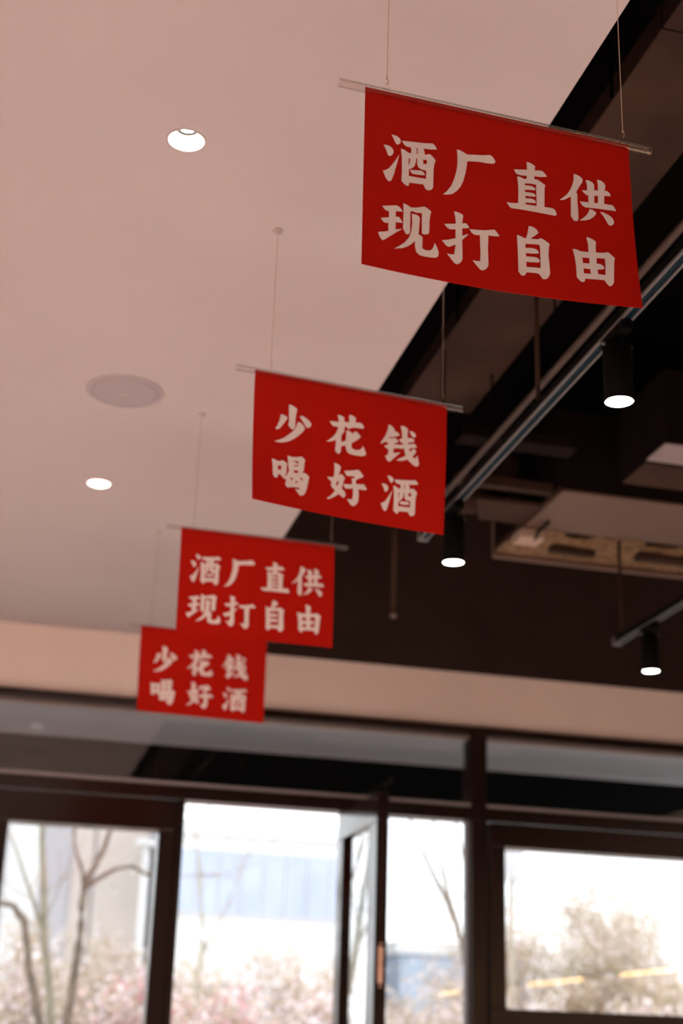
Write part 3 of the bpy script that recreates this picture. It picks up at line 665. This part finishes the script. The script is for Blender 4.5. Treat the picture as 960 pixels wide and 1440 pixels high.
def facade(name, label, x0, x1, y, z1, wm, wins, depth=8.0):
    h = thing(name, ((x0 + x1) / 2, y, 0), label, 'building')
    MB().box(x0, x1, y, y + depth, -0.02, z1).build('wall', wm, h)
    MB().box(x0 - 0.2, x1 + 0.2, y - 0.2, y + depth, z1, z1 + 0.4).build('parapet', M_HWHITE, h)
    for (a, b, c, d) in wins:
        w = MB().box(a, b, y - 0.10, y + 0.02, c, d).build('window', M_HWHITE, h)
        MB().box(a + 0.03, b - 0.03, y - 0.13, y - 0.09, c + 0.06, d - 0.06).build('pane', M_PANE, w)
    return h
def branch_tube(mb, pts, r0, r1, n=6):
    L = len(pts)
    mb.tube(pts, [r0 + (r1 - r0) * k / (L - 1) for k in range(L)], n)
def wander(rng, p, d, length, steps, jit, lift=0.0):
    pts = [Vector(p)]
    d = Vector(d).normalized()
    for k in range(steps):
        d = (d + Vector((rng.uniform(-jit, jit), rng.uniform(-jit, jit), rng.uniform(-jit, jit) + lift))).normalized()
        pts.append(pts[-1] + d * length / steps)
    return pts, d
def grow(mb, rng, p, d, length, r, depth, tips, spread=0.7):
    pts, d2 = wander(rng, p, d, length, 4, 0.16, 0.03)
    branch_tube(mb, pts, r, r * 0.6, 5)
    if depth == 0:
        tips += pts[1:]
        return
    for k in range(rng.choice((2, 3))):
        q = pts[-1] if k == 0 else pts[rng.choice((2, 3))]
        dd = (d2 + Vector((rng.uniform(-1, 1), rng.uniform(-1, 1), rng.uniform(-.5, .8))) * spread).normalized()
        grow(mb, rng, q, dd, length * rng.uniform(.6, .8), r * .58, depth - 1, tips, spread)
def leaves(mb, rng, pts, n, spread, size, mis):
    for _ in range(n):
        p = Vector(rng.choice(pts)) + Vector((rng.gauss(0, spread), rng.gauss(0, spread), rng.gauss(0, spread)))
        a = Vector((rng.uniform(-1, 1), rng.uniform(-1, 1), rng.uniform(-1, 1))).normalized()
        b = a.orthogonal().normalized()
        s = size * rng.uniform(.6, 1.5)
        c = a.cross(b) * 0.3
        mb.add([p - b * s, p + (a * .5 - c) * s, p + b * s, p - (a * .5 + c) * s], [(0, 1, 2), (0, 2, 3)], rng.choice(mis))
def shrub(name, label, x, y, h, w, seed, mats, n, size=0.05, group=None, cat='shrub', mis=(0, 0, 0, 1), bark=None):
    rng = random.Random(seed)
    t = thing(name, (x, y, -0.02), label, cat, group)
    st, pts = MB(), []
    cz, rz = h * 0.56, h * 0.44
    for k in range(int(40 + 30 * max(0, h - 3))):
        while True:
            a, b, c = (rng.uniform(-1, 1) for _ in range(3))
            if 0.15 < a * a + b * b + c * c < 1: break
        end = Vector((x + a * w / 2, y + b * w / 2, cz + c * rz))
        root = Vector((x + rng.uniform(-.12, .12), y + rng.uniform(-.12, .12), -0.02))
        mid = root.lerp(end, 0.5) + Vector((rng.uniform(-.1, .1), rng.uniform(-.1, .1), 0.12 * h))
        mid.x = x + (mid.x - x) * 0.6
        mid.y = y + (mid.y - y) * 0.6
        line = [root, root.lerp(mid, .5), mid, mid.lerp(end, .5) + Vector((rng.uniform(-.06, .06), rng.uniform(-.06, .06), .04)), end]
        branch_tube(st, line, 0.022, 0.006, 5)
        for _ in range(4):
            q = line[rng.choice((3, 4))]
            d = Vector((rng.uniform(-1, 1), rng.uniform(-1, 1), rng.uniform(-.3, 1.2))).normalized()
            tw, _d = wander(rng, q, d, rng.uniform(.2, .45), 3, .2)
            branch_tube(st, tw, 0.007, 0.003, 4)
            pts += tw[1:]
        pts += [end] * 2
    st.build('stems', bark or M_TWIG, t)['kind'] = 'stuff'
    lf = MB()
    leaves(lf, rng, pts, int(n * max(1, h - 2.2)), 0.13 if h < 3.6 else 0.18, size, mis)
    lf.build('foliage', mats, t)['kind'] = 'stuff'
    return t

rows = lambda x0, x1, n, z0, z1: [(x0 + (x1 - x0) * k / n + 0.015, x0 + (x1 - x0) * (k + 1) / n - 0.015, z0, z1) for k in range(n)]
facade('office_building', 'white low building with a row of blue windows behind the open door', 5.7, 12.1, 45.0, 7.9, M_HWHITE,
       rows(5.8, 12.0, 9, 5.50, 7.50) + rows(5.8, 12.0, 9, 1.6, 3.6))
tw = facade('tower_block', 'tall pale lilac grey block behind the left window', -3.2, 5.3, 47.0, 18.0, M_HGREY, rows(-3, 0.6, 3, 9.5, 12.5) + rows(-3, 0.6, 3, 13.5, 16.5))
for x0, x1, m_ in ((-2.0, 0.2, M_HWHITE), (0.9, 1.9, M_HWHITE), (2.9, 3.5, M_HTAN), (3.6, 5.2, M_HTAN)):
    MB().box(x0, x1, 46.86, 47.02, 0.0, 17.5).build('wall_panel', m_, tw)
facade('storage_building', 'low blue grey flat building behind the right part of the door opening', 13.3, 17.5, 46.0, 4.75, M_HBLUE, rows(13.6, 17.2, 3, 1.0, 2.2))
gw = thing('garden_wall', (15, 40, 0), 'low white garden wall before the blue grey building', 'wall')
MB().box(11.5, 17.0, 40.0, 40.25, -0.02, 2.62).build('wall', M_HWHITE, gw)
MB().box(11.4, 17.1, 39.95, 40.3, 2.62, 2.76).build('coping', M_HWHITE, gw)
pl = thing('lamp_post', (3.30, 30, -0.02), 'slim white lamp post behind the left window', 'lamp post')
MB().tube([(3.30, 30, -0.02), (3.30, 30, 5.5)], [0.09, 0.07], 12).build('pole', M_HWHITE, pl, True)
MB().box(3.1, 3.5, 29.85, 30.15, 5.5, 5.62).build('lamp_head', M_HWHITE, pl)
MB().lathe((3.30, 30, -0.02), [(0.18, 0.0), (0.18, 0.12), (0.09, 0.16)], 16).build('base', M_HWHITE, pl, True)
sl = thing('street_lantern', (5.92, 16, -0.02), 'pale frosted street lantern at upper left of the right window', 'lantern')
MB().tube([(5.90, 16, -0.02), (5.92, 16, 3.52)], [0.04, 0.03], 12).build('pole', M_TWIG, sl, True)
MB().lathe((5.945, 16, 3.52), [(0.0005, 0.0), (0.05, 0.0), (0.085, 0.03), (0.115, 0.30), (0.118, 0.36)], 20).build('shade', M_LAMPW, sl, True)
MB().lathe((5.945, 16, 3.86), [(0.118, 0.0), (0.13, 0.02), (0.09, 0.07), (0.0005, 0.10)], 20).build('cap', M_HGREY, sl, True)

def tree(name, label, base, stems, bark, seed, twig_n, group='bare trees outside the windows'):
    """stems: list of (points, r0, r1)"""
    rng = random.Random(seed)
    t = thing(name, base, label, 'tree', group)
    tr = MB()
    tips = []
    for pts, r0, r1 in stems:
        pts = [Vector(p) for p in pts]
        fine = []
        for a, b in zip(pts, pts[1:]):
            fine += [a.lerp(b, k / 3) + Vector((rng.uniform(-.012, .012), rng.uniform(-.012, .012), 0)) for k in range(3)]
        fine.append(pts[-1])
        branch_tube(tr, fine, r0, r1, 8)
        tips += fine[len(fine) // 3:]
    tr.build('trunk', bark, t, True)
    tw_ = MB()
    ends = []
    for k in range(twig_n):
        p = rng.choice(tips)
        d = Vector((rng.uniform(-1, 1), rng.uniform(-1, 1), rng.uniform(.1, 1.2)))
        grow(tw_, rng, p, d, rng.uniform(.25, .6), 0.008, 1, ends, .6)
    tw_.build('twigs', M_TWIG, t)['kind'] = 'stuff'
    return t
Y1 = 13.0
tree('bare_tree', 'bare forked tree with dark stems seen through the left window', (0.83, Y1, -0.02), [
    ([(0.83, Y1, -0.02), (0.80, Y1, 0.8), (0.76, Y1, 1.4)], 0.10, 0.085),
    ([(0.76, Y1, 1.4), (0.65, Y1, 1.79), (0.52, Y1, 2.23), (0.44, Y1, 2.60), (0.34, Y1, 2.72), (0.1, Y1 + .1, 2.78), (-0.3, Y1 + .2, 3.1)], 0.047, 0.016),
    ([(0.76, Y1, 1.4), (0.87, Y1, 1.79), (0.91, Y1, 2.42), (0.92, Y1, 2.92), (1.03, Y1, 3.17), (1.10, Y1, 3.42), (1.15, Y1, 4.2)], 0.048, 0.015),
    ([(0.92, Y1, 2.90), (1.16, Y1, 3.07), (1.31, Y1, 3.11), (1.55, Y1, 2.99), (1.75, Y1, 3.05)], 0.022, 0.010),
    ([(0.92, Y1, 2.92), (0.81, Y1, 3.25), (0.74, Y1, 3.9)], 0.020, 0.010)], M_BARK, 3, 14)
Y1 = 13.6
tree('bare_tree', 'slender pale olive tree rising upright behind the dark forked tree', (0.86, Y1, -0.02), [
    ([(0.86, Y1, -0.02), (0.82, Y1, 1.2), (0.77, Y1, 1.9), (0.64, Y1, 2.65), (0.55, Y1, 3.3), (0.50, Y1, 4.4)], 0.06, 0.02),
    ([(0.66, Y1, 2.5), (0.45, Y1, 3.0), (0.2, Y1, 3.5)], 0.02, 0.008)], M_BARK2, 5, 8)
Y1 = 15.0
tree('bare_tree', 'thin bare tree with upswept branches behind the fixed centre pane', (5.2, Y1, -0.02), [
    ([(5.2, Y1, -0.02), (5.16, Y1, 1.4), (5.04, Y1, 2.66), (4.92, Y1, 3.02), (4.69, Y1, 3.44), (4.45, Y1, 3.87), (4.3, Y1, 4.4)], 0.05, 0.012),
    ([(4.92, Y1, 3.02), (4.78, Y1, 3.52), (4.68, Y1, 4.03), (4.66, Y1, 4.6)], 0.02, 0.010),
    ([(5.10, Y1, 2.2), (5.06, Y1, 3.46), (4.92, Y1, 4.05), (4.9, Y1, 4.6)], 0.02, 0.010)], M_BARK, 8, 6)
Y1 = 19.7
tree('bare_tree', 'faint bare tree at the left edge of the door opening', (2.9, Y1, -0.02), [
    ([(2.9, Y1, -0.02), (2.9, Y1, 1.6), (3.0, Y1, 2.9), (2.9, Y1, 3.8), (2.75, Y1, 4.8)], 0.04, 0.010),
    ([(3.0, Y1, 2.8), (3.35, Y1, 3.6), (3.6, Y1, 4.3)], 0.018, 0.008)], M_BARK2, 9, 10)

SH = [  # x, y, height, width, seed, kind, label
 (-0.6, 21.5, 3.0, 2.0, 1, 0, 'tan shrub at the far left edge behind the dark forked tree'),
 (0.9, 23.6, 3.3, 2.2, 2, 1, 'olive tan shrub right behind the dark forked tree'),
 (2.3, 21.5, 3.2, 2.0, 3, 0, 'tan shrub beside the white lamp post'),
 (3.6, 23.6, 3.3, 2.2, 4, 1, 'olive tan shrub at the left of the door opening'),
 (4.7, 21.5, 3.2, 2.0, 5, 0, 'tan shrub in the middle of the door opening'),
 (6.1, 23.6, 3.1, 2.2, 6, 1, 'olive tan shrub before the blue grey building'),
 (7.0, 21.5, 2.9, 1.8, 7, 0, 'tan shrub at the right of the fixed centre pane'),
 (8.5, 23.6, 4.2, 2.3, 8, 0, 'tall tan bush at the left of the right window'),
 (9.4, 21.3, 4.3, 2.4, 10, 1, 'tallest olive tan bush in the middle of the right window'),
 (10.9, 23.6, 4.3, 2.4, 11, 0, 'tall tan bush at the right of the right window'),
 (11.9, 21.3, 3.9, 2.4, 12, 1, 'olive tan bush at the right edge of the right window')]
for x, y, h, w, sd, kd, lab in SH:
    shrub('spring_shrub', lab, x, y, h, w, sd, [M_LEAF2 if kd else M_LEAF, M_BLOS], 6500, 0.038, 'spring shrubs across the street')
BL = [(0.6, 17.5, 2.75, 11, 'pale pink blossoming bush low in the left window'),
 (1.9, 17.5, 2.6, 12, 'rose and white blossoming bush low at the right of the left window'),
 (3.0, 17.5, 2.5, 13, 'rose blossoming bush low at the left of the door opening'),
 (4.1, 17.5, 2.55, 14, 'pale blossoming bush low before the open door leaf'),
 (5.6, 18.0, 2.35, 15, 'pale blossoming bush low behind the fixed centre pane'),
 (7.0, 18.0, 2.6, 16, 'pale blossoming bush low at the left of the right window'),
 (8.3, 18.0, 2.7, 17, 'pale blossoming bush low in the middle of the right window'),
 (9.6, 18.0, 2.7, 18, 'pale blossoming bush low at the right of the right window')]
for x, y, h, sd, lab in BL:
    shrub('blossom_bush', lab, x, y, h - 0.2, 1.1, sd, [M_BLOS, M_ROSE if sd in (12, 13) else M_BLOS, M_LEAF], 3600, 0.042, 'blossoming bushes across the street', 'bush', (0, 0, 1, 2, 2))
